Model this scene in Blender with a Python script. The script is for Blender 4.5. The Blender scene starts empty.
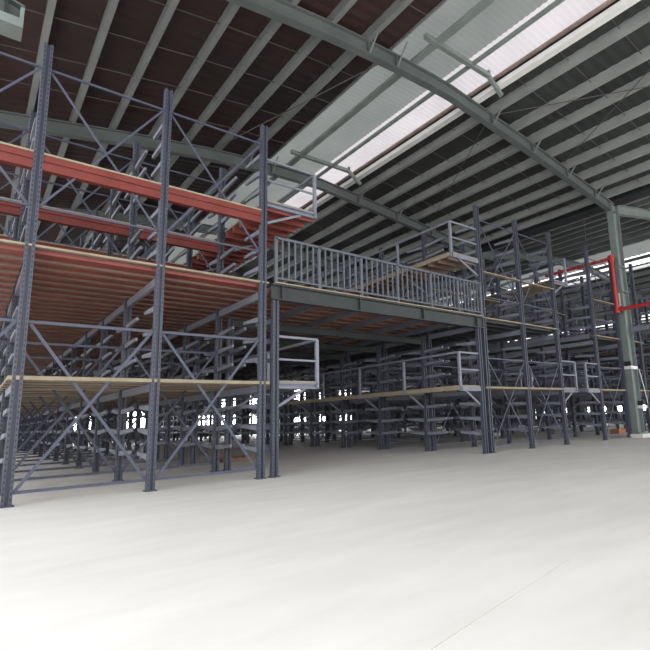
import bpy, bmesh, math, random
from mathutils import Vector, Matrix
random.seed(4)
S = 0.8125                       # one layout unit in metres
SC = bpy.context.scene
COL = SC.collection
V = Vector

# ------------------------------------------------------------------ materials
def mat(name, col, rough=0.6, metal=0.0, vary=0.0, scale=3.0, col2=None, bump=0.0, spec=0.4):
    m = bpy.data.materials.new(name); m.use_nodes = True
    n = m.node_tree.nodes; l = m.node_tree.links
    b = n['Principled BSDF']
    b.inputs['Base Color'].default_value = (*col, 1)
    b.inputs['Roughness'].default_value = rough
    b.inputs['Metallic'].default_value = metal
    b.inputs['Specular IOR Level'].default_value = spec
    if vary or col2:
        tc = n.new('ShaderNodeTexCoord'); ns = n.new('ShaderNodeTexNoise')
        ns.inputs['Scale'].default_value = scale; ns.inputs['Detail'].default_value = 5
        l.new(tc.outputs['Object'], ns.inputs['Vector'])
        r = n.new('ShaderNodeValToRGB')
        c2 = col2 or tuple(c * (1 - vary) for c in col)
        r.color_ramp.elements[0].position = .35; r.color_ramp.elements[1].position = .65
        r.color_ramp.elements[0].color = (*c2, 1); r.color_ramp.elements[1].color = (*col, 1)
        l.new(ns.outputs['Fac'], r.inputs['Fac']); l.new(r.outputs['Color'], b.inputs['Base Color'])
        if bump:
            bp = n.new('ShaderNodeBump'); bp.inputs['Strength'].default_value = bump
            l.new(ns.outputs['Fac'], bp.inputs['Height']); l.new(bp.outputs['Normal'], b.inputs['Normal'])
    return m

M = {}
M['rack'] = mat('rack_blue_steel', (.070, .077, .108), .45, .0, .18, 2.5)
M['arm'] = mat('arm_blue_steel', (.215, .225, .275), .45, .0, .15, 3)
M['brace'] = mat('brace_steel', (.075, .082, .122), .45, 0, .15, 3)
M['red'] = mat('red_beam_paint', (.19, .036, .028), .5, 0, .2, 2)
M['redj'] = mat('red_joist_paint', (.27, .070, .058), .5, 0, .25, 1.5)
M['wood'] = mat('timber_board', (.34, .285, .20), .8, 0, .2, 2)
M['batten'] = mat('pale_batten', (.26, .17, .13), .8, 0, .25, 1.2)
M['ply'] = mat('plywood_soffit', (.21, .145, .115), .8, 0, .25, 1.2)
M['teal'] = mat('teal_grey_paint', (.120, .138, .136), .5, 0, .2, .8)
M['col'] = mat('column_green_grey', (.21, .245, .235), .5, 0, .18, 1.5)
M['ibeam'] = mat('dark_grey_beam', (.032, .038, .040), .5, 0, .2, 1.2)
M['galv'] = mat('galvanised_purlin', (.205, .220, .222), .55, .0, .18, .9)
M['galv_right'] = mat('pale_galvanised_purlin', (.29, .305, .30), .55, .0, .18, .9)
M['roofL'] = mat('red_oxide_roof_sheet', (.056, .028, .028), .7, 0, 0, .12, (.026, .021, .022))
M['roofR'] = mat('dark_grey_roof_sheet', (.052, .058, .055), .7, 0, .3, .25)
M['roofP'] = mat('pale_green_roof_sheet', (.12, .15, .145), .7, 0, .4, .6)
M['wall'] = mat('dark_wall_sheet', (.025, .027, .032), .7, 0, .2, .5)
M['pipe'] = mat('red_fire_pipe', (.47, .035, .035), .4)
M['white'] = mat('white_plastic', (.8, .8, .8), .5, 0, .08, 3)
M['black'] = mat('black_rubber', (.02, .02, .02), .6)
M['rust'] = mat('rust_edge', (.30, .22, .20), .8, 0, .3, 2)
M['rail'] = mat('railing_paint', (.115, .125, .155), .5, 0, .15, 3)
M['rod'] = mat('thin_steel_rod', (.085, .082, .075), .5)
M['plinth'] = mat('concrete_plinth', (.72, .70, .66), .9, 0, .15, 3)
M['joint'] = mat('floor_joint', (.60, .57, .54), .9)
M['box'] = mat('orange_cardboard', (.50, .20, .10), .8, 0, .2, 6)

def trans(name, col, stripes=0.0):
    m = bpy.data.materials.new(name); m.use_nodes = True
    n = m.node_tree.nodes; l = m.node_tree.links; n.remove(n['Principled BSDF'])
    t = n.new('ShaderNodeBsdfTranslucent'); d = n.new('ShaderNodeBsdfDiffuse'); mx = n.new('ShaderNodeMixShader')
    tc = n.new('ShaderNodeTexCoord'); ns = n.new('ShaderNodeTexNoise'); ns.inputs['Scale'].default_value = .5
    l.new(tc.outputs['Object'], ns.inputs['Vector'])
    r = n.new('ShaderNodeValToRGB')
    r.color_ramp.elements[0].position = .3; r.color_ramp.elements[1].position = .7
    r.color_ramp.elements[0].color = (*[c * .85 for c in col], 1); r.color_ramp.elements[1].color = (*col, 1)
    l.new(ns.outputs['Fac'], r.inputs['Fac'])
    l.new(r.outputs['Color'], t.inputs['Color']); l.new(r.outputs['Color'], d.inputs['Color'])
    mx.inputs['Fac'].default_value = .35
    l.new(t.outputs[0], mx.inputs[1]); l.new(d.outputs[0], mx.inputs[2]); l.new(mx.outputs[0], n['Material Output'].inputs['Surface'])
    return m
M['frp'] = trans('translucent_grey_sheet', (.112, .119, .115))
M['sky'] = trans('translucent_white_sheet', (.31, .295, .305))
M['sky2'] = trans('clear_white_sheet', (.85, .86, .88))

def emis(name, col, st):
    m = bpy.data.materials.new(name); m.use_nodes = True
    n = m.node_tree.nodes; b = n['Principled BSDF']
    b.inputs['Base Color'].default_value = (.8, .8, .8, 1)
    b.inputs['Emission Color'].default_value = (*col, 1); b.inputs['Emission Strength'].default_value = st
    return m
M['pane'] = emis('daylit_window_pane', (.93, .95, 1), 9.0)

def floor_mat():
    m = bpy.data.materials.new('power_floated_concrete'); m.use_nodes = True
    n = m.node_tree.nodes; l = m.node_tree.links; b = n['Principled BSDF']
    tc = n.new('ShaderNodeTexCoord')
    def noise(sc, det, stretch):
        mp = n.new('ShaderNodeMapping'); mp.inputs['Scale'].default_value = stretch
        l.new(tc.outputs['Object'], mp.inputs['Vector'])
        x = n.new('ShaderNodeTexNoise'); x.inputs['Scale'].default_value = sc; x.inputs['Detail'].default_value = det
        l.new(mp.outputs[0], x.inputs['Vector']); return x
    a = noise(.22, 6, (1, 1.6, 1)); c = noise(1.3, 8, (.5, 1.6, 1))
    mx = n.new('ShaderNodeMix'); mx.data_type = 'FLOAT'; mx.inputs[0].default_value = .45
    l.new(a.outputs['Fac'], mx.inputs[2]); l.new(c.outputs['Fac'], mx.inputs[3])
    r = n.new('ShaderNodeValToRGB')
    r.color_ramp.elements[0].position = .34; r.color_ramp.elements[1].position = .60
    r.color_ramp.elements[0].color = (.72, .695, .65, 1); r.color_ramp.elements[1].color = (.84, .82, .78, 1)
    l.new(mx.outputs[0], r.inputs['Fac']); l.new(r.outputs['Color'], b.inputs['Base Color'])
    b.inputs['Roughness'].default_value = .55; b.inputs['Specular IOR Level'].default_value = .35
    return m
M['floor'] = floor_mat()

# ------------------------------------------------------------------ mesh helpers (layout units)
class MB:
    def __init__(s): s.v = []; s.f = []
    def poly(s, vs, fs):
        o = len(s.v); s.v += [tuple(a) for a in vs]; s.f += [tuple(i + o for i in f) for f in fs]
    def box(s, x0, x1, y0, y1, z0, z1):
        vs = [(x, y, z) for z in (z0, z1) for y in (y0, y1) for x in (x0, x1)]
        s.poly(vs, [(0, 2, 3, 1), (4, 5, 7, 6), (0, 1, 5, 4), (1, 3, 7, 5), (3, 2, 6, 7), (2, 0, 4, 6)])
        return s
    def prof(s, p, q, pts, up=(0, 0, 1), taper=1.0):
        """extrude the closed outline pts (a,b) from p to q; a is sideways, b is up"""
        p, q = V(p), V(q); d = (q - p).normalized(); u = V(up)
        if abs(d.dot(u)) > .98: u = V((0, 1, 0))
        a = d.cross(u).normalized(); b = a.cross(d).normalized()
        n = len(pts)
        vs = [p + a * i + b * j for i, j in pts] + [q + a * i * taper + b * j * taper for i, j in pts]
        fs = [(i, (i + 1) % n, n + (i + 1) % n, n + i) for i in range(n)]
        fs += [tuple(reversed(range(n))), tuple(range(n, 2 * n))]
        s.poly(vs, fs); return s
    def bar(s, p, q, w, h, up=(0, 0, 1), taper=1.0):
        return s.prof(p, q, [(-w/2, -h/2), (w/2, -h/2), (w/2, h/2), (-w/2, h/2)], up, taper)
    def tube(s, p, q, r, n=8):
        return s.prof(p, q, [(r*math.cos(2*math.pi*i/n), r*math.sin(2*math.pi*i/n)) for i in range(n)])
    def iprof(s, p, q, w, h, t=.035, tw=.025):
        a, b = w/2, h/2; c = tw/2
        return s.prof(p, q, [(-a, -b), (a, -b), (a, -b+t), (c, -b+t), (c, b-t), (a, b-t), (a, b), (-a, b), (-a, b-t), (-c, b-t), (-c, -b+t), (-a, -b+t)])
    def cprof(s, p, q, w, h, t=.02, lip=.05):
        # lipped channel, open towards +a
        a, b = w/2, h/2
        return s.prof(p, q, [(-a, -b), (a, -b), (a, -b+lip), (a-t, -b+lip), (a-t, -b+t), (-a+t, -b+t), (-a+t, b-t), (a-t, b-t), (a-t, b-lip), (a, b-lip), (a, b), (-a, b)])
    def mesh(s, name, m):
        me = bpy.data.meshes.new(name)
        me.from_pydata([(x*S, y*S, z*S) for x, y, z in s.v], [], s.f)
        bm = bmesh.new(); bm.from_mesh(me); bmesh.ops.recalc_face_normals(bm, faces=bm.faces); bm.to_mesh(me); bm.free()
        me.materials.append(m); return me
    def build(s, name, m, parent=None, loc=(0, 0, 0)):
        o = bpy.data.objects.new(name, s.mesh(name, m)); COL.objects.link(o)
        o.location = V(loc) * S; o.parent = parent
        return o

def tag(o, label=None, cat=None, group=None, kind=None):
    if label: o['label'] = label
    if cat: o['category'] = cat
    if group: o['group'] = group
    if kind: o['kind'] = kind
    return o
def empty(name, loc=(0, 0, 0)):
    o = bpy.data.objects.new(name, None); COL.objects.link(o); o.location = V(loc) * S; o.empty_display_size = .2
    return o
def copy_tree(o, loc, kids):
    c = o.copy(); COL.objects.link(c); c.location = V(loc) * S
    for ch in kids:
        d = ch.copy(); COL.objects.link(d); d.parent = c
    return c
def struct(name, mb, m, loc=(0, 0, 0)):
    return tag(mb.build(name, m, None, loc), kind='structure')
ORD = ['first', 'second', 'third', 'fourth', 'fifth', 'sixth', 'seventh', 'eighth', 'ninth', 'tenth', 'eleventh', 'twelfth', 'thirteenth', 'fourteenth', 'fifteenth', 'sixteenth', 'seventeenth']

# ------------------------------------------------------------------ layout numbers
Y0, DY = 13.73, 3.45
NK = 14
def RY(k): return Y0 + DY * k
TOP = 11.1
BEND = 66.0                      # back wall
FRONT = -13.0                     # open front edge of the roof
XL = -2.4                        # left wall
XR = 99.0
SPAN = 34.0

# ------------------------------------------------------------------ shell
struct('floor', MB().box(-14, XR, FRONT, BEND, -.2, 0), M['floor'])
g = MB().box(-90, XR+40, -90, FRONT, -.25, -.02); g.box(-90, -14, FRONT, 100, -.25, -.02); struct('ground_outside', g, M['plinth'])
struct('trim_5', MB().bar((2.0, 2.63, .001), (5.2, 3.20, .001), .008, .003), M['joint'])
def wall_sheet(p, q, z0, z1, amp=.05, per=.3):
    """corrugated wall sheet between two floor points"""
    p, q = V(p), V(q); d = q - p; L = d.length; d.normalize(); nrm = V((-d.y, d.x, 0)); n = int(L/per*2)
    mb = MB(); vs = []; fs = []
    for i in range(n+1):
        w = p + d * (L*i/n) + nrm * (amp if i % 2 else -amp)
        vs += [(w.x, w.y, z0), (w.x, w.y, z1)]
        if i: fs.append((2*i-2, 2*i, 2*i+1, 2*i-1))
    mb.poly(vs, fs); return mb
struct('wall_back', wall_sheet((-14, BEND, 0), (XR, BEND, 0), 0, 17.5), M['wall'])
struct('wall_right', wall_sheet((XR, FRONT, 0), (XR, BEND, 0), 0, 17.5), M['wall'])

# roof profile: underside line of purlins follows the arch
PX = [-6, 0, 3.6, 5.2, 9.2, 12.35, 15.3, 20.95, 25.9, 30.5, 32.2]
PZ = [13.3, 14.4, 15.0, 15.28, 15.8, 16.02, 16.1, 15.55, 14.96, 14.35, 14.15]
def arch_z(x):
    if x > 31.0:
        x = (x - 31.0) % SPAN
        xx = x * 30.5 / SPAN if x < 16 else x - 3.2
        # second span rises from the valley gutter
        base = [14.35, 15.3, 15.9, 16.2, 16.25, 15.55, 14.9, 14.3]; bx = [0, 5, 10, 15, 18, 23, 28, 34]
        for i in range(len(bx)-1):
            if x <= bx[i+1]:
                return base[i] + (base[i+1]-base[i])*(x-bx[i])/(bx[i+1]-bx[i])
        return base[-1]
    for i in range(len(PX)-1):
        if x <= PX[i+1]:
            return PZ[i] + (PZ[i+1]-PZ[i])*(x-PX[i])/(PX[i+1]-PX[i])
    return PZ[-1]
def roof_sheet(name, x0, x1, y0, y1, m, per=.34, amp=.035, dz=.74, nx=4):
    n = int((y1-y0)/per*2); mb = MB(); vs = []; fs = []
    xs = [x0 + (x1-x0)*i/nx for i in range(nx+1)]
    for j in range(n+1):
        y = y0 + (y1-y0)*j/n
        for x in xs: vs.append((x, y, arch_z(x) + dz + (amp if (j//1) % 2 else -amp)))
    w = nx+1
    for j in range(n):
        for i in range(nx): fs.append((j*w+i, j*w+i+1, (j+1)*w+i+1, (j+1)*w+i))
    mb.poly(vs, fs); return struct(name, mb, m)
roof_sheet('ceiling_left_slope', XL, 12.2, FRONT, BEND, M['roofL'], per=.5, amp=.015, nx=8)
roof_sheet('window_1', 12.2, 15.4, FRONT, BEND, M['frp'], per=.26, amp=.02, nx=3)
roof_sheet('window_2', 15.4, 17.05, FRONT, BEND, M['sky'], per=.26, amp=.02, nx=2)
roof_sheet('ceiling_right_slope', 17.05, 31.0, FRONT, BEND, M['roofR'], per=.5, amp=.012, nx=8)
for s in range(2):
    o = 31.0 + SPAN*s
    roof_sheet('ceiling_next_span', o, o+14.8, FRONT, BEND, M['roofP'] if s == 0 else M['roofR'], per=.5, nx=6)
    roof_sheet('window_%d' % (3+2*s), o+14.8, o+19.2, FRONT, BEND, M['frp'], per=.5, nx=2)
    roof_sheet('window_%d' % (4+2*s), o+19.2, o+21.4, FRONT, BEND, M['sky2'], per=.5, nx=2)
    roof_sheet('ceiling_next_span', o+21.4, o+SPAN, FRONT, BEND, M['roofR'], per=.5, nx=6)

# trims along the ridge light
def trim(i, x, w, h, dz, m):
    return struct('trim_%d' % i, MB().box(x-w/2, x+w/2, FRONT, BEND, arch_z(x)+dz-h/2, arch_z(x)+dz+h/2), m)
trim(1, 12.2, .07, .10, .66, M['galv'])
trim(2, 17.0, .14, .10, .62, M['rust'])
trim(3, 31.0, 1.0, .55, .75, M['wall'])
trim(4, 31.0+SPAN, 1.0, .55, .75, M['wall'])
# far windows (daylight gaps low in the back and side walls)
wi = 7
def window_back(x0, x1, z0, z1):
    global wi
    struct('window_%d' % wi, MB().box(x0, x1, BEND-.22, BEND-.16, z0, z1), M['pane'])
    mb = MB()
    for x in (x0, x1): mb.box(x-.06, x+.06, BEND-.30, BEND-.15, z0, z1)
    for z in (z0, z1): mb.box(x0, x1, BEND-.30, BEND-.15, z-.06, z+.06)
    struct('window_frame', mb, M['ibeam']); wi += 1
for x0 in (8.5, 14.5, 22.5, 25.6, 29.5, 33.0, 36.6, 41, 45):
    window_back(x0, x0+2.4, 1.3, 6.4 if x0 > 24 else 3.4)
def window_side(y0, y1, z0, z1):
    global wi
    struct('window_%d' % wi, MB().box(XR-.22, XR-.16, y0, y1, z0, z1), M['pane']); wi += 1
for y0 in (36, 41, 46, 49.5, 53, 58, 62): window_side(y0, y0+1.6, 1.0, 3.2)

# ------------------------------------------------------------------ roof steel
ARCH_Y = [2.5, 13.5, 24.5, 35.5, 46.5, 57.5]
def rafter(xa, xb, y, label, mat_, n=18, bracket_x=()):
    root = empty('roof_rafter', ((xa+xb)/2, y, 0))
    cx = (xa+xb)/2
    mb = MB(); h, w, t, tw = .62, .34, .05, .04
    out = []
    for i in range(n+1):
        x = xa + (xb-xa)*i/n; z = arch_z(x)
        out.append((x-cx, z))
    # I section swept along the arch, one closed strip
    sec = [(-w/2, -h/2), (w/2, -h/2), (w/2, -h/2+t), (tw/2, -h/2+t), (tw/2, h/2-t), (w/2, h/2-t), (w/2, h/2), (-w/2, h/2), (-w/2, h/2-t), (-tw/2, h/2-t), (-tw/2, -h/2+t), (-w/2, -h/2+t)]
    k = len(sec); vs = []; fs = []
    for x, z in out:
        for a, b in sec: vs.append((x, a, z+b))
    for i in range(n):
        for j in range(k):
            fs.append((i*k+j, i*k+(j+1) % k, (i+1)*k+(j+1) % k, (i+1)*k+j))
    fs.append(tuple(range(k))); fs.append(tuple(range(n*k, n*k+k)))
    mb.poly(vs, fs); mb.build('rafter_beam', mat_, root)
    for bx in bracket_x:
        z = arch_z(bx)
        for sg in (-1, 1):
            MB().bar((bx-cx, sg*.15, z-.25), (bx-cx+.05, sg*.75, z+.5), .05, .07).build('fly_brace', M['galv'], root)
        MB().box(bx-cx-.03, bx-cx+.03, -.15, .15, z-.25, z+.27).build('stiffener_plate', mat_, root)
    tag(root, label, 'roof rafter', 'curved roof rafters')
PUR_L = [-2.1, -.65, .95, 2.52, 4.12, 5.9, 7.5, 9.2, 10.85]
PUR_R = [18.5, 20.37, 21.85, 23.58, 25.2, 26.8, 28.3, 29.7]
dist = ['nearest', 'second', 'third', 'fourth', 'fifth', 'farthest']
for i, y in enumerate(ARCH_Y):
    rafter(-2.2, 30.7, y, '%s curved green-grey roof rafter crossing the main bay' % (dist[i] if i else 'overhead'), M['teal'], 24, (10.85, 12.3, 18.5, 21.85, 25.2, 28.3) if i in (1, 2) else ())
    for s in range(2):
        if i: rafter(31.2+SPAN*s, 30.8+SPAN*(s+1), y, '%s roof rafter of the %s bay beyond the green column line' % (dist[i], ['next', 'farthest'][s]), M['col'] if (s == 0 and i == 1) else M['teal'])
# purlins
def purlin(x, label, m=M['galv'], w=.20, h=.46, grp='roof purlins', y1=BEND-.3):
    z = arch_z(x) + .31 + h/2
    o = MB().cprof((0, FRONT, z), (0, y1, z), w, h).build('roof_purlin', m, None, (x, 0, 0))
    tag(o, label, 'roof purlin', grp)
for i, x in enumerate(PUR_L):
    purlin(x, 'pale steel roof purlin under red-brown sheets, %s from the ridge skylight' % ORD[len(PUR_L)-1-i])
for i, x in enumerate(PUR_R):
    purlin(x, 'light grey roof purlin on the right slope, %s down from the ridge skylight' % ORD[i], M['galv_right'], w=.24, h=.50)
purlin(13.25, 'teal purlin between the two grey translucent roof strips', M['col'], .30, .14, 'ridge purlins')
purlin(15.4, 'grey-green ridge beam along the edge of the bright skylight', M['col'], .12, .16, 'ridge purlins')
purlin(17.3, 'white ridge purlin beside the bright skylight strip', M['white'], .34, .22, 'ridge purlins')
for s in range(2):
    o = 31.0 + SPAN*s
    for i in range(18):
        x = o + 1.0 + i*1.87
        if o+14.6 < x < o+21.6: continue
        purlin(x, 'grey purlin in the %s roof bay beyond the columns, %s from its gutter' % (['next', 'farthest'][s], ORD[i] if i < 17 else 'last'), M['galv'], grp='purlins of the roof bays beyond the columns')
    purlin(o+19.3, 'ridge beam beside the skylight of the %s roof bay' % ['next', 'farthest'][s], M['teal'], .2, .3, 'ridge purlins')
    purlin(o+21.5, 'pale purlin on the far edge of the %s bay skylight' % ['next', 'farthest'][s], M['white'], .3, .25, 'ridge purlins')
# sag rods
def rodline(pts, r=.018):
    mb = MB()
    for a, b in zip(pts, pts[1:]): mb.tube(a, b, r, 6)
    return mb
for i, y in enumerate([4.7, 7.0, 9.2, 11.3, 15.7, 17.9, 20.1, 22.3, 26.7, 31]):
    xs = [-1.8, 0, 3, 6, 9, 12]
    o = rodline([(x-3, 0, arch_z(x)+.5) for x in xs]).build('sag_rod', M['rod'], None, (3, y, 0))
    tag(o, 'thin sag rod tying the left roof purlins, %s from the front' % ORD[i], 'sag rod', 'thin sag rods under the roof')
    xs = [17.4, 21, 24, 27, 30.6]
    o = rodline([(x-24, 0, arch_z(x)+.55) for x in xs]).build('sag_rod', M['rod'], None, (24, y, 0))
    tag(o, 'thin sag rod tying the right roof purlins, %s from the front' % ORD[i], 'sag rod', 'thin sag rods under the roof')
for i, (a, b) in enumerate([((18.6, 13.3), (24.5, 3.0)), ((18.6, 3.0), (24.5, 13.2)), ((9.0, 23.5), (12.0, 13.8)), ((18.6, 13.9), (24.5, 24.0))]):
    o = MB().tube((0, 0, arch_z(a[0])+.28-.06*i), (b[0]-a[0], b[1]-a[1], arch_z(b[0])+.28-.06*i), .022, 6).build('bracing_rod', M['rod'], None, (a[0], a[1], 0))
    tag(o, ['roof bracing rod from the right end of the near rafter top', 'roof bracing rod crossing overhead on the right slope', 'roof bracing rod left of the ridge skylight behind the near rafter', 'roof bracing rod on the right slope beyond the near rafter'][i], 'bracing rod', 'diagonal roof bracing rods')
# small portal frames carrying the ridge light
for i, y in enumerate([12.0, 22.7]):
    root = empty('ridge_frame', (15.3, y, 0)); zt = arch_z(15.3)+.36
    MB().bar((-2.7, 0, zt-.05), (1.2, 0, zt), .18, .2).build('cross_bar', M['col'], root)
    MB().bar((1.2, 0, zt), (2.1, 0, arch_z(17.4)-.05), .14, .2).build('strut', M['col'], root)
    MB().bar((1.25, 0, zt-.1), (1.25, 0, zt+.45), .1, .1).build('post', M['teal'], root)
    tag(root, 'grey-green frame under the ridge skylight, %s from the front' % ORD[i], 'ridge frame', 'small frames under the ridge skylight')

# ------------------------------------------------------------------ columns of the building
def column(x, y, top, label, extras=False):
    root = empty('building_column', (x, y, 0))
    a = MB(); d, w, t, tw = .84, .40, .05, .05
    pts = [(-d/2, -w/2), (-d/2+t, -w/2), (-d/2+t, -tw/2), (d/2-t, -tw/2), (d/2-t, -w/2), (d/2, -w/2), (d/2, w/2), (d/2-t, w/2), (d/2-t, tw/2), (-d/2+t, tw/2), (-d/2+t, w/2), (-d/2, w/2)]
    n = len(pts)
    a.poly([(p[0], p[1], .18) for p in pts] + [(p[0], p[1], top) for p in pts], [(i, (i+1) % n, n+(i+1) % n, n+i) for i in range(n)] + [tuple(reversed(range(n))), tuple(range(n, 2*n))])
    a.build('shaft', M['col'], root)
    MB().box(-.75 if extras else -.48, .95, -.55 if extras else -.4, .2 if extras else .4, 0, .2).build('concrete_plinth', M['plinth'], root)
    MB().box(-.48, .58, -.28, .28, .2, .26).build('base_plate', M['col'], root)
    if extras:
        for z in (7.9,): MB().box(-.44, -.40, -.05, .05, z, z+.8).build('label_strip', M['white'], root)
        for z in (8.8, 10.4): MB().box(-.46, .46, -.24, .24, z, z+.05).build('splice_plate', M['col'], root)
    tag(root, label, 'column', 'columns between the roof bays')
    return root
column(30.6, 13.5, 14.6, 'pale green steel column on a white concrete plinth, nearest of the column line', True)
for i, y in enumerate(ARCH_Y[1:]):
    c = column(-1.6, y, 14.0, 'green steel column on the open left side of the hall, %s from the front' % ORD[i])
    if i == 0:
        h = MB().box(.45, 1.83, -.28, .28, 10.95, 11.18).build('bracket', M['col'], c)
        MB().box(.45, 1.75, -.03, .03, 11.18, 11.62).build('web_plate', M['teal'], h)
        MB().box(1.75, 1.83, -.26, .26, 11.18, 11.5).build('end_plate', M['col'], h)
        MB().box(1.45, 1.50, -.26, 0, 11.18, 11.6).build('stiffener', M['ibeam'], h)
        MB().bar((.45, 0, 11.95), (1.83, 0, 11.58), .4, .05).build('top_flange', M['teal'], h)
for i, y in enumerate(ARCH_Y[2:]):
    column(30.6, y, 14.6, 'green steel column standing among the racks, %s back from the nearest column' % ORD[i])
for i, y in enumerate(ARCH_Y[1:]):
    column(31+SPAN, y, 14.6, 'far green column of the next bay, %s from the front' % ORD[i])
# tie beam along the columns
o = MB().iprof((0, 2.5, 0), (0, 13.25, 0), .25, .30).build('tie_beam', M['arm'], None, (30.6, 0, 6.42))
tag(o, 'short grey tie beam meeting the near green column at mid height', 'tie beam')
# switch boxes and cable on the near column
def box_round(name, loc, label, w=.45):
    r = empty(name, loc)
    cb = MB().box(-w, w, -.24, .24, -.09, .09).build('clamp_band', M['white'], r)
    MB().box(-.52 if w > .4 else -.2, -.44 if w > .4 else .12, -.26, .1, .10, .36).build('socket', M['black'], cb)
    tag(r, label, 'clamp', 'white clamps on the near column')
box_round('column_clamp', (30.55, 13.5, 4.1), 'white clamp with dark socket higher on the near green column')
box_round('column_clamp', (31.1, 13.4, 1.75), 'lower white clamp on the near green column', .36)
o = rodline([(0, 0, 4.0), (.25, -.05, 3.0), (.55, -.05, 1.95)], .025).build('cable', M['white'], None, (30.75, 13.1, 0))
tag(o, 'thin white cable hanging between the two clamps on the green column', 'cable')
o = MB().iprof((0, 0, 0), (0, 27, 0), .16, .24).build('edge_beam', M['arm'], None, (26.72, 13.9, 5.80))
tag(o, 'grey edge beam along the upper deck beside the narrow right aisle', 'edge beam')
# red fire pipe
root = empty('fire_pipe', (29.68, 13.50, 0))
MB().tube((0, 0, 10.84), (0, 4.6, 10.84), .10, 12).build('upper_run', M['pipe'], root)
dp = MB().tube((0, 0, 10.84), (0, 0, 7.6), .10, 12).build('drop_pipe', M['pipe'], root)
MB().tube((0, 0, 7.6), (0, -12, 7.65), .11, 12).build('lower_run', M['pipe'], root)
for z in (10.84, 7.6): MB().tube((0, 0, z-.22), (0, 0, z+.2), .15, 12).build('elbow', M['pipe'], dp)
for y in (1.5, 4): MB().tube((0, y, 10.84), (0, y, 14.0), .03, 6).build('hanger', M['rod'], root)
tag(root, 'red fire sprinkler pipe that drops beside the green column', 'pipe')

# ------------------------------------------------------------------ rack uprights
def upright_mb(h):
    mb = MB(); w, d = .10, .085            # half sizes
    g, gd = .035, .06
    pts = [(-w, -d), (-g, -d), (-g, -d+gd), (g, -d+gd), (g, -d), (w, -d), (w, -.02), (w-.025, -.01), (w-.025, .01), (w, .02), (w, d), (-w, d), (-w, .02), (-w+.025, .01), (-w+.025, -.01), (-w, -.02)]
    n = len(pts)
    mb.poly([(x, y, .02) for x, y in pts] + [(x, y, h) for x, y in pts], [(i, (i+1) % n, n+(i+1) % n, n+i) for i in range(n)] + [tuple(reversed(range(n))), tuple(range(n, 2*n))])
    return mb
def perforated():
    m = M['rack'].copy(); m.name = 'perforated_rack_steel'
    n = m.node_tree.nodes; l = m.node_tree.links; b = n['Principled BSDF']
    src = b.inputs['Base Color'].links[0].from_socket
    tc = n.new('ShaderNodeTexCoord'); sp = n.new('ShaderNodeSeparateXYZ'); l.new(tc.outputs['Object'], sp.inputs[0])
    def mth(op, a, bb=None):
        x = n.new('ShaderNodeMath'); x.operation = op
        for i, q in enumerate((a, bb)):
            if q is None: continue
            if isinstance(q, (int, float)): x.inputs[i].default_value = q
            else: l.new(q, x.inputs[i])
        return x.outputs[0]
    fr = mth('FRACT', mth('MULTIPLY', sp.outputs['Z'], 1/.10))
    hz = mth('LESS_THAN', fr, .42)
    ax = mth('ABSOLUTE', sp.outputs['X']); hx = mth('LESS_THAN', mth('ABSOLUTE', mth('SUBTRACT', ax, .054)), .011)
    front = mth('LESS_THAN', sp.outputs['Y'], -.062)
    k = mth('MULTIPLY', mth('MULTIPLY', hz, hx), front)
    mx = n.new('ShaderNodeMix'); mx.data_type = 'RGBA'; l.new(k, mx.inputs[0]); l.new(src, mx.inputs[6]); mx.inputs[7].default_value = (.012, .013, .02, 1)
    l.new(mx.outputs[2], b.inputs['Base Color']); return m
M['perf'] = perforated()
ARMZ = [.83, 1.45, 2.07, 3.48, 4.1, 4.72, 6.35, 6.95, 7.55, 8.95, 9.55, 10.15]
LOWZ = ARMZ[:6]
def add_arm(mb, z, sg, L=1.3):
    mb.bar((0, sg*.085, z-.02), (0, sg*L, z+.05), .11, .15, taper=.62)
    return mb
me_up = upright_mb(TOP).mesh('upright_post', M['perf']); me_lo = upright_mb(5.35).mesh('upright_post', M['perf'])
me_base = MB().box(-.14, .14, -.14, .14, 0, .025).mesh('base_plate', M['rack'])
me_arm = {(z, sg): add_arm(MB(), z, sg).mesh('arm', M['arm']) for z in ARMZ for sg in (-1, 1)}
def joined(h, zs, sgs):
    mb = upright_mb(h)
    mb.box(-.14, .14, -.14, .14, 0, .025)
    n0 = len(mb.f)
    for z in zs:
        for sg in sgs: add_arm(mb, z, sg)
    me = mb.mesh('rack_upright', M['rack']); me.materials.append(M['arm'])
    for p in me.polygons[n0:]: p.material_index = 1
    return me
me_farfull = joined(TOP, ARMZ, (-1, 1)); me_farlow = joined(5.35, LOWZ, (-1, 1))
def child(name, me, parent):
    o = bpy.data.objects.new(name, me); COL.objects.link(o); o.parent = parent; return o
COLS = [  # x, short?, description, last row count
    (-2.15, False, 'outermost of the left rack block', 6),
    (.78, False, 'leftmost tall post of the left block', NK),
    (3.65, False, 'single middle post of the left block', NK),
    (6.62, False, 'tall post on the left edge of the bridge opening', NK),
    (7.05, True, 'short post carrying the left end of the bridge', NK),
    (16.75, True, 'short post carrying the right end of the bridge', NK),
    (17.15, False, 'tall post on the right edge of the bridge opening', NK),
    (20.1, False, 'middle post of the right block', NK),
    (23.05, False, 'last post of the right block before its narrow aisle', NK),
    (27.0, False, 'first post past the narrow right aisle', NK),
    (29.95, False, 'post standing by the green column line', NK),
    (32.8, False, 'post just beyond the green column line', NK),
    (37.0, False, 'post in the next roof bay', 10),
    (40.0, False, 'inner post in the next roof bay', 10),
    (43.0, False, 'outer post in the next roof bay', 10),
    (47.0, False, 'post of the farthest rack block', 10),
    (50.0, False, 'end post of the farthest rack block', 10)]
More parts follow.
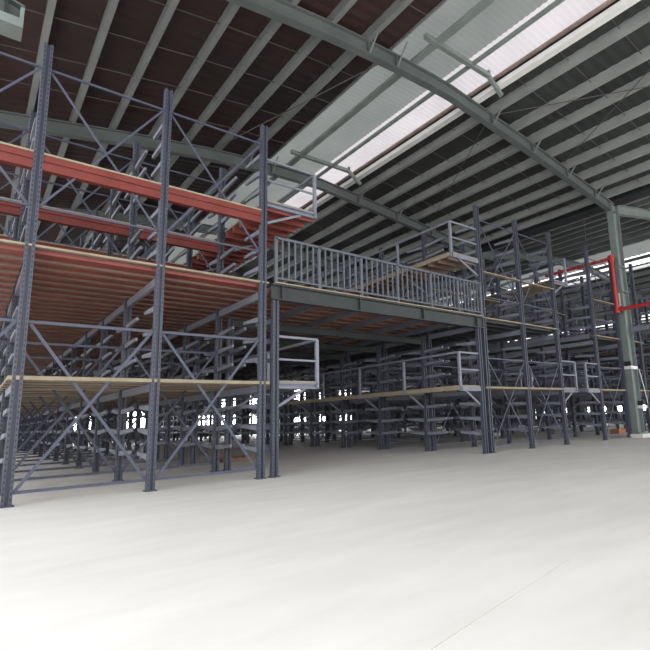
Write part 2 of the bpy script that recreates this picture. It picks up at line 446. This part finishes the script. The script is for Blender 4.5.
for (x, short, desc, nk) in COLS:
    for k in range(nk):
        lab = 'blue-grey rack upright, %s, %s' % (desc, 'front row' if k == 0 else ORD[k] + ' row back')
        if k <= 2 and x < 34:
            r = empty('rack_upright', (x, RY(k), 0))
            child('upright_post', me_lo if short else me_up, r); child('base_plate', me_base, r)
            for z in (LOWZ if short else ARMZ):
                for sg in ((1,) if k == 0 else (-1, 1)): child('arm', me_arm[(z, sg)], r)
        else:
            r = bpy.data.objects.new('rack_upright', me_farlow if short else me_farfull); COL.objects.link(r)
            r.location = V((x, RY(k), 0)) * S
        tag(r, lab, 'rack upright', 'blue-grey rack uprights')

# ------------------------------------------------------------------ cross bracing between uprights in each row
BAYS = [(-2.15, .78, 'leftmost rack bay', 3), (.78, 3.65, 'left block, first bay', NK), (3.65, 6.62, 'left block, bay beside the bridge opening', NK),
        (17.15, 20.1, 'right block, bay beside the bridge opening', NK), (20.1, 23.05, 'right block, second bay', NK),
        (27.0, 29.95, 'bay before the green column line', 10), (29.95, 32.8, 'bay behind the green column', 10),
        (37, 40, 'first bay of the next roof span', 7), (40, 43, 'second bay of the next roof span', 7)]
def brace_parts(L, lo, hi, rails):
    a, b = .13, L-.13
    P = [('diagonal_bar', MB().bar((a, -.05, lo), (b, -.05, hi), .03, .09, (0, 1, 0))),
         ('diagonal_bar', MB().bar((a, .03, hi), (b, .03, lo), .03, .09, (0, 1, 0)))]
    # width in the plane of the frame
    for z in rails: P.append(('horizontal_bar', MB().bar((.10, 0, z), (L-.10, 0, z), .06, .09)))
    return P
def flat(p, q, w=.09):
    """flat bar in the XZ plane"""
    p, q = V(p), V(q); d = (q-p).normalized(); nz = V((-d.z, 0, d.x)); mb = MB()
    vs = []
    for pt in (p, q):
        for s1 in (-1, 1):
            for s2 in (-1, 1): vs.append(pt + nz*s1*w/2 + V((0, s2*.015, 0)))
    mb.poly(vs, [(0, 1, 3, 2), (4, 6, 7, 5), (0, 4, 5, 1), (2, 3, 7, 6), (0, 2, 6, 4), (1, 5, 7, 3)]); return mb
cache = {}
def brace(x0, x1, k, lo, hi, rails, desc, near):
    L = round(x1-x0, 2); key = (L, lo, hi); bw = (.068 if lo < 1 else .05) if x0 < 10 else .045
    if key not in cache:
        parts = [('diagonal_bar', flat((.12, -.03, lo), (L-.12, -.03, hi), bw).mesh('diagonal_bar', M['brace'])),
                 ('diagonal_bar', flat((.12, .03, hi), (L-.12, .03, lo), bw).mesh('diagonal_bar', M['brace']))]
        for z in rails: parts.append(('horizontal_bar', MB().bar((.10, 0, z), (L-.10, 0, z), .05, bw).mesh('horizontal_bar', M['brace'])))
        j = MB()
        for mb in [flat((.12, -.03, lo), (L-.12, -.03, hi), bw), flat((.12, .03, hi), (L-.12, .03, lo), bw)] + [MB().bar((.10, 0, z), (L-.10, 0, z), .05, bw) for z in rails]:
            j.poly(mb.v, mb.f)
        cache[key] = (parts, j.mesh('cross_brace', M['brace']))
    parts, jm = cache[key]
    if near:
        r = empty('cross_brace', (x0, RY(k), 0))
        for n, me in parts: child(n, me, r)
    else:
        r = bpy.data.objects.new('cross_brace', jm); COL.objects.link(r); r.location = V((x0, RY(k), 0))*S
    tag(r, desc, 'cross brace', 'steel cross braces between uprights')
for (x0, x1, desc, nk) in BAYS:
    for k in range(nk):
        row = 'front row' if k == 0 else ORD[k] + ' row back'
        brace(x0, x1, k, .30, 4.04, (.28, 4.04), 'lower X brace, %s, %s' % (desc, row), k < 3)
        brace(x0, x1, k, 6.85, 10.40, (6.82, 10.44), 'upper X brace, %s, %s' % (desc, row), k < 3)

# ------------------------------------------------------------------ decks
def deck(x0, x1, k, kind, desc):
    """one deck panel between row k and row k+1"""
    y0 = 0.09 if k else 0; L = DY
    r = empty('deck_panel', (x0, RY(k), 0)); W = x1-x0
    if kind == 'high':
        MB().box(0, W, -.03, L-.05, 5.80, 5.86).build('plywood_sheet', M['ply'], r)
        if k == 0: MB().box(0, W, -.08, -.03, 5.815, 5.865).build('timber_edge', M['wood'], r)
        red = x0 < 16.9; ys = [.12 + j*DY/5 for j in range(5)]
        if k < 4:
            for y in ys:
                MB().box(0, W, y, y+.44, 5.71, 5.80).build('red_joist' if red else 'joist', M['redj'] if red else M['ibeam'], r)
                MB().box(0, W, y+.47, y+.63, 5.66, 5.80).build('timber_batten', M['batten'] if red else M['ibeam'], r)
        else:
            a = MB(); b = MB()
            for y in ys: a.box(0, W, y, y+.44, 5.71, 5.80); b.box(0, W, y+.47, y+.63, 5.66, 5.80)
            a.build('red_joist' if red else 'joist', M['redj'] if red else M['ibeam'], r); b.build('timber_batten', M['batten'] if red else M['ibeam'], r)
    else:
        mb = MB(); n = 4; w = L/n
        for j in range(n): mb.box(0, W, -.03+j*w, -.03+j*w+w-.22, 2.72, 2.80)
        mb.build('timber_board', M['wood'], r)
        if k == 0: MB().box(0, W, -.08, -.03, 2.71, 2.80).build('timber_edge', M['wood'], r)
        for yj in (.72, 1.58, 2.45): MB().box(0, W, yj, yj+.06, 2.70, 2.76).build('joist', M['ply'], r)
    tag(r, desc, 'deck panel', 'raised deck panels')
rowname = lambda k: 'front strip' if k == 0 else ORD[k] + ' strip back'
for k in range(NK-1):
    deck(-2.3, .72, k, 'high', 'upper deck panel with red joists, far-left bay, ' + rowname(k)) if k < 6 else None
    deck(.74, 6.80, k, 'high', 'upper deck panel with red joists, left rack block, ' + rowname(k))
    if k < 11: deck(7.1, 16.70, k, 'high', 'bridge deck panel with red joists spanning the aisle, ' + rowname(k))
    deck(17.0, 23.2, k, 'high', 'upper deck panel in the right rack block, ' + rowname(k))
    if k < 10: [deck(a, b, k, 'high', 'upper deck panel just %s of the green column line, ' % d + rowname(k)) for a, b, d in ((26.9, 30.1, 'left'), (31.12, 33.2, 'right'))]
    if k < 7: deck(36.9, 43.2, k, 'high', 'upper deck panel in the next roof bay, ' + rowname(k))
    deck(.60, 6.85, k, 'low', 'low timber deck panel in the left rack block, ' + rowname(k))
    deck(17.0, 23.2, k, 'low', 'low timber deck panel in the right rack block, ' + rowname(k))
    if k < 10: [deck(a, b, k, 'low', 'low timber deck panel just %s of the green column line, ' % d + rowname(k)) for a, b, d in ((26.9, 30.1, 'left'), (31.12, 33.2, 'right'))]
    if k < 7: deck(36.9, 43.2, k, 'low', 'low timber deck panel in the next roof bay, ' + rowname(k))
# beams along Y carrying the decks, one run per column line
def ybeam(x, z, w, h, m, y0, y1, label, name='support_beam'):
    o = MB().cprof((0, y0, 0), (0, y1, 0), w, h).build(name, m, None, (x, 0, z)); tag(o, label, 'support beam', 'grey support beams under the decks')
YE = RY(NK-1)
for x, d in ((.78, 'the leftmost tall posts'), (3.65, 'the middle posts of the left block'), (6.62, 'the posts left of the bridge opening'), (17.15, 'the posts right of the bridge opening'), (20.1, 'the middle posts of the right block'), (23.05, 'the last posts of the right block'), (27, 'the first posts past the narrow right aisle'), (29.95, 'the posts near the green column'), (37, 'the first posts of the next roof bay'), (40, 'the inner posts of the next roof bay'), (43, 'the outer posts of the next roof bay')):
    ybeam(x, 5.46, .10, .22, M['arm'], Y0+.09, YE, 'grey beam under the upper deck along ' + d)
    ybeam(x, 2.60, .10, .20, M['arm'], Y0+.09, YE, 'grey beam under the low deck along ' + d)
# secondary joists and cross beams under the bridge
for i, x in enumerate((8.7, 10.45, 12.2, 13.9, 15.5)):
    ybeam(x, 5.46, .10, .2, M['rail'], Y0+.12, RY(8), 'dark grey joist under the bridge deck, %s from the left end' % ORD[i], 'bridge_joist')
for k in range(1, 9):
    o = MB().iprof((0, 0, 0), (9.5, 0, 0), .16, .28).build('bridge_cross_beam', M['ibeam'], None, (7.15, RY(k), 5.20))
    tag(o, 'dark cross beam under the bridge deck, %s row back' % ORD[k], 'cross beam', 'cross beams under the bridge deck')

# ------------------------------------------------------------------ bridge front: I beam and balustrade
root = empty('bridge_beam', (7.0, Y0-.02, 0))
MB().iprof((-.1, 0, 5.58), (10.05, 0, 5.58), .24, .50, .04, .03).build('beam', M['ibeam'], root)
for x in (.25, 3.3, 6.4, 9.6): MB().box(x-.02, x+.02, -.12, -.015, 5.37, 5.79).build('stiffener', M['ibeam'], root)
MB().box(0, 10.0, -.14, .10, 5.85, 5.89).build('timber_edge', M['wood'], root)
tag(root, 'dark grey I-beam spanning the opening between the left and right rack blocks', 'beam')
root = empty('balustrade', (7.0, Y0-.05, 5.90))
px = [0.05, 1.64, 3.41, 5.13, 6.91, 8.53, 10.0]
for x in px: MB().bar((x, 0, 0), (x, 0, 1.46), .09, .09).build('post', M['rail'], root)
MB().bar((0, 0, 1.46), (10.05, 0, 1.46), .09, .08).build('top_rail', M['rail'], root)
MB().bar((0, 0, .14), (10.05, 0, .14), .06, .06).build('bottom_rail', M['rail'], root)
me_bal = MB().bar((0, 0, .14), (0, 0, 1.44), .05, .05).mesh('baluster', M['rail'])
for a, b in zip(px, px[1:]):
    n = 6
    for i in range(1, n+1):
        o = child('baluster', me_bal, root); o.location = ((a+(b-a)*i/(n+1))*S, 0, 0)
tag(root, 'blue-grey railing with upright balusters on top of the bridge beam', 'railing')

# ------------------------------------------------------------------ side walkways with open handrails
def walkway(xin, xout, z, y0, nrow, desc, soffit, midrail=True, endrails=True, red=False):
    """walkway hanging from the posts at xin out to xout"""
    s = 1 if xout > xin else -1
    r = empty('walkway', (xin, y0, z)); W = xout-xin; Ly = nrow*DY
    xa, xb = min(0, W), max(0, W)
    MB().box(xa, xb, 0, Ly, 0, .06).build('deck_board', M['wood'], r)
    if red:
        for j in range(int(Ly/.6)): MB().box(xa, xb, .12+j*.6, .24+j*.6, -.26, -.01).build('red_joist' if s > 0 else 'joist', M['redj'] if s > 0 else M['ply'], r)
    MB().cprof((0, 0, -.09), (W, 0, -.09), .10, .19).build('end_beam', M['arm'], r)
    sb = MB().box(W-.04, W+.04, 0, Ly, -.14, .05).build('side_beam', M['wood'] if soffit == 'wood' else M['arm'], r)
    H = 1.42
    for k in range(nrow+1):
        y = k*DY
        MB().bar((W, y, -.18), (W, y, H), .10, .10).build('handrail_post', M['arm'], r)
        MB().bar((W*.72, y+.05, -.16), (0.0, y+.05, -.75), .06, .08).build('bracket', M['arm'], sb)
        if k: MB().cprof((0, y, -.09), (W, y, -.09), .08, .16).build('bearer', M['arm'], r)
    MB().bar((W, 0, H), (W, Ly, H), .07, .08).build('handrail', M['arm'], r)
    if endrails:
        MB().bar((0, 0, H), (W, 0, H), .06, .07).build('end_rail', M['arm'], r)
        MB().bar((0, 0, H*.5), (W, 0, H*.5), .05, .06).build('end_rail', M['arm'], r)
    tag(r, desc, 'walkway', 'hanging side walkways')
walkway(7.14, 8.55, 2.78, Y0, 11, 'low walkway with handrail cage jutting from the left block into the opening', 'grey')
walkway(16.65, 15.42, 2.78, Y0, 12, 'long low walkway with handrail on the right side of the opening', 'wood')
walkway(23.15, 24.5, 2.78, Y0, 8, 'low walkway on the near side of the narrow right aisle', 'grey')
walkway(26.9, 25.6, 2.78, Y0, 8, 'low walkway on the far side of the narrow right aisle', 'grey')
walkway(6.72, 8.52, 8.55, Y0, 10, 'top-level walkway with red joists above the left end of the bridge', 'grey', red=True)
walkway(17.05, 15.32, 8.50, Y0, 10, 'top-level walkway with timber edge and brown underside above the right end of the bridge', 'wood', red=True)
walkway(23.15, 24.5, 8.50, Y0, 6, 'top-level walkway by the narrow right aisle', 'wood', endrails=False)

# ------------------------------------------------------------------ top level beams
def stepbeam(x0, x1, y, z, label, m, timber=True, h=.40):
    r = empty('red_beam', (x0, y, z)); W = x1-x0
    MB().prof((0, 0, 0), (W, 0, 0), [(-.085, -h/2), (.085, -h/2), (.085, -.03), (.03, -.02), (.03, .035), (.06, .045), (.06, h/2), (-.06, h/2), (-.06, .045), (-.03, .035), (-.03, -.02), (-.085, -.03)]).build('beam', m, r)
    if timber: MB().box(0, W, -.09, .08, h/2, h/2+.045).build('timber_strip', M['wood'], r)
    tag(r, label, 'red beam', 'red beams at the top level')
for k in range(0, 9):
    for (a, b, d) in ((-2.1, .68, 'far-left'), (.88, 3.55, 'first left'), (3.75, 6.52, 'second left')):
        stepbeam(a, b, RY(k)-.01, 7.93, 'red step beam at the top level, %s bay, %s' % (d, 'front row' if k == 0 else ORD[k]+' row back'), M['red'])
for k in range(0, 9):
    for (a, b, d) in ((17.25, 20.0, 'first right'), (20.2, 22.95, 'second right'), (27.1, 29.85, 'third right')):
        r = MB(); r.box(0, b-a, -.14, .06, 7.93, 7.97); o = r.build('timber_shelf', M['wood'], None, (a, RY(k), 0))
        tag(o, 'timber shelf at the top level, %s bay, %s' % (d, 'front row' if k == 0 else ORD[k]+' row back'), 'shelf', 'timber shelves at the top level')

# ------------------------------------------------------------------ small things on the floor
root = empty('cardboard_box', (33.9, 16.3, 0))
MB().box(-.5, .5, -.3, .3, 0, .35).build('carton', M['box'], root)
MB().box(-.5, .5, -.05, .05, .35, .36).build('tape', M['wood'], root)
MB().box(-.52, .0, -.32, -.30, .27, .40).build('flap', M['box'], root)
tag(root, 'small orange-brown carton on the floor behind the green column', 'box')
root = empty('pallet', (9.0, 21.2, 0))
for i in range(5): MB().box(-.7+i*.3, -.5+i*.3, -.55, .55, .12, .16).build('board', M['box'], root)
for y in (-.5, 0, .42): MB().box(-.7, .7, y, y+.1, 0, .12).build('bearer', M['ply'], root)
tag(root, 'small reddish pallet on the floor under the left walkway', 'pallet')

# ------------------------------------------------------------------ light
w = bpy.data.worlds.new('World'); SC.world = w; w.use_nodes = True
bg = w.node_tree.nodes['Background']; bg.inputs[0].default_value = (.96, .975, 1.0, 1); bg.inputs[1].default_value = 1.6
sun = bpy.data.lights.new('sun', 'SUN'); sun.energy = 2.5; sun.angle = math.radians(20); sun.color = (1, .97, .92)
so = bpy.data.objects.new('sun', sun); COL.objects.link(so); so.rotation_euler = (math.radians(28), math.radians(12), 0)
def portal(name, sx, sy, loc, rot):
    pl = bpy.data.lights.new(name, 'AREA'); pl.shape = 'RECTANGLE'; pl.size = sx*S; pl.size_y = sy*S
    pl.cycles.is_portal = True
    po = bpy.data.objects.new(name, pl); COL.objects.link(po); po.location = V(loc)*S
    po.rotation_euler = rot
portal('open_front_portal', XR-XL+20, 15, ((XL+XR)/2-8, FRONT-.3, 7.5), (math.radians(90), 0, 0))
portal('open_side_portal', BEND-FRONT, 13, (XL-.6, (BEND+FRONT)/2, 6.4), (math.radians(90), 0, math.radians(-90)))

# ------------------------------------------------------------------ camera
yaw, pit, rol = 0.86951945, 0.17150052, -0.03392817
fpx, CX, CY = 495.64, 387.50, 332.13
f = V((math.cos(pit)*math.cos(yaw), math.cos(pit)*math.sin(yaw), math.sin(pit)))
r0 = V((math.sin(yaw), -math.cos(yaw), 0)); u0 = r0.cross(f)
r2 = r0*math.cos(rol) + u0*math.sin(rol); u2 = -r0*math.sin(rol) + u0*math.cos(rol)
cd = bpy.data.cameras.new('camera'); co = bpy.data.objects.new('camera', cd); COL.objects.link(co)
mx = Matrix(((r2.x, u2.x, -f.x, 0), (r2.y, u2.y, -f.y, 0), (r2.z, u2.z, -f.z, 1.6*S), (0, 0, 0, 1)))
co.matrix_world = mx
cd.sensor_width = 36; cd.lens = fpx/650*36; cd.shift_x = (325-CX)/650; cd.shift_y = (CY-325)/650
cd.clip_end = 500; cd.clip_start = .05
SC.camera = co
vs = SC.view_settings
vs.view_transform = 'Standard'; vs.look = 'None'; vs.gamma = 1; vs.use_curve_mapping = False; vs.exposure = 0.86
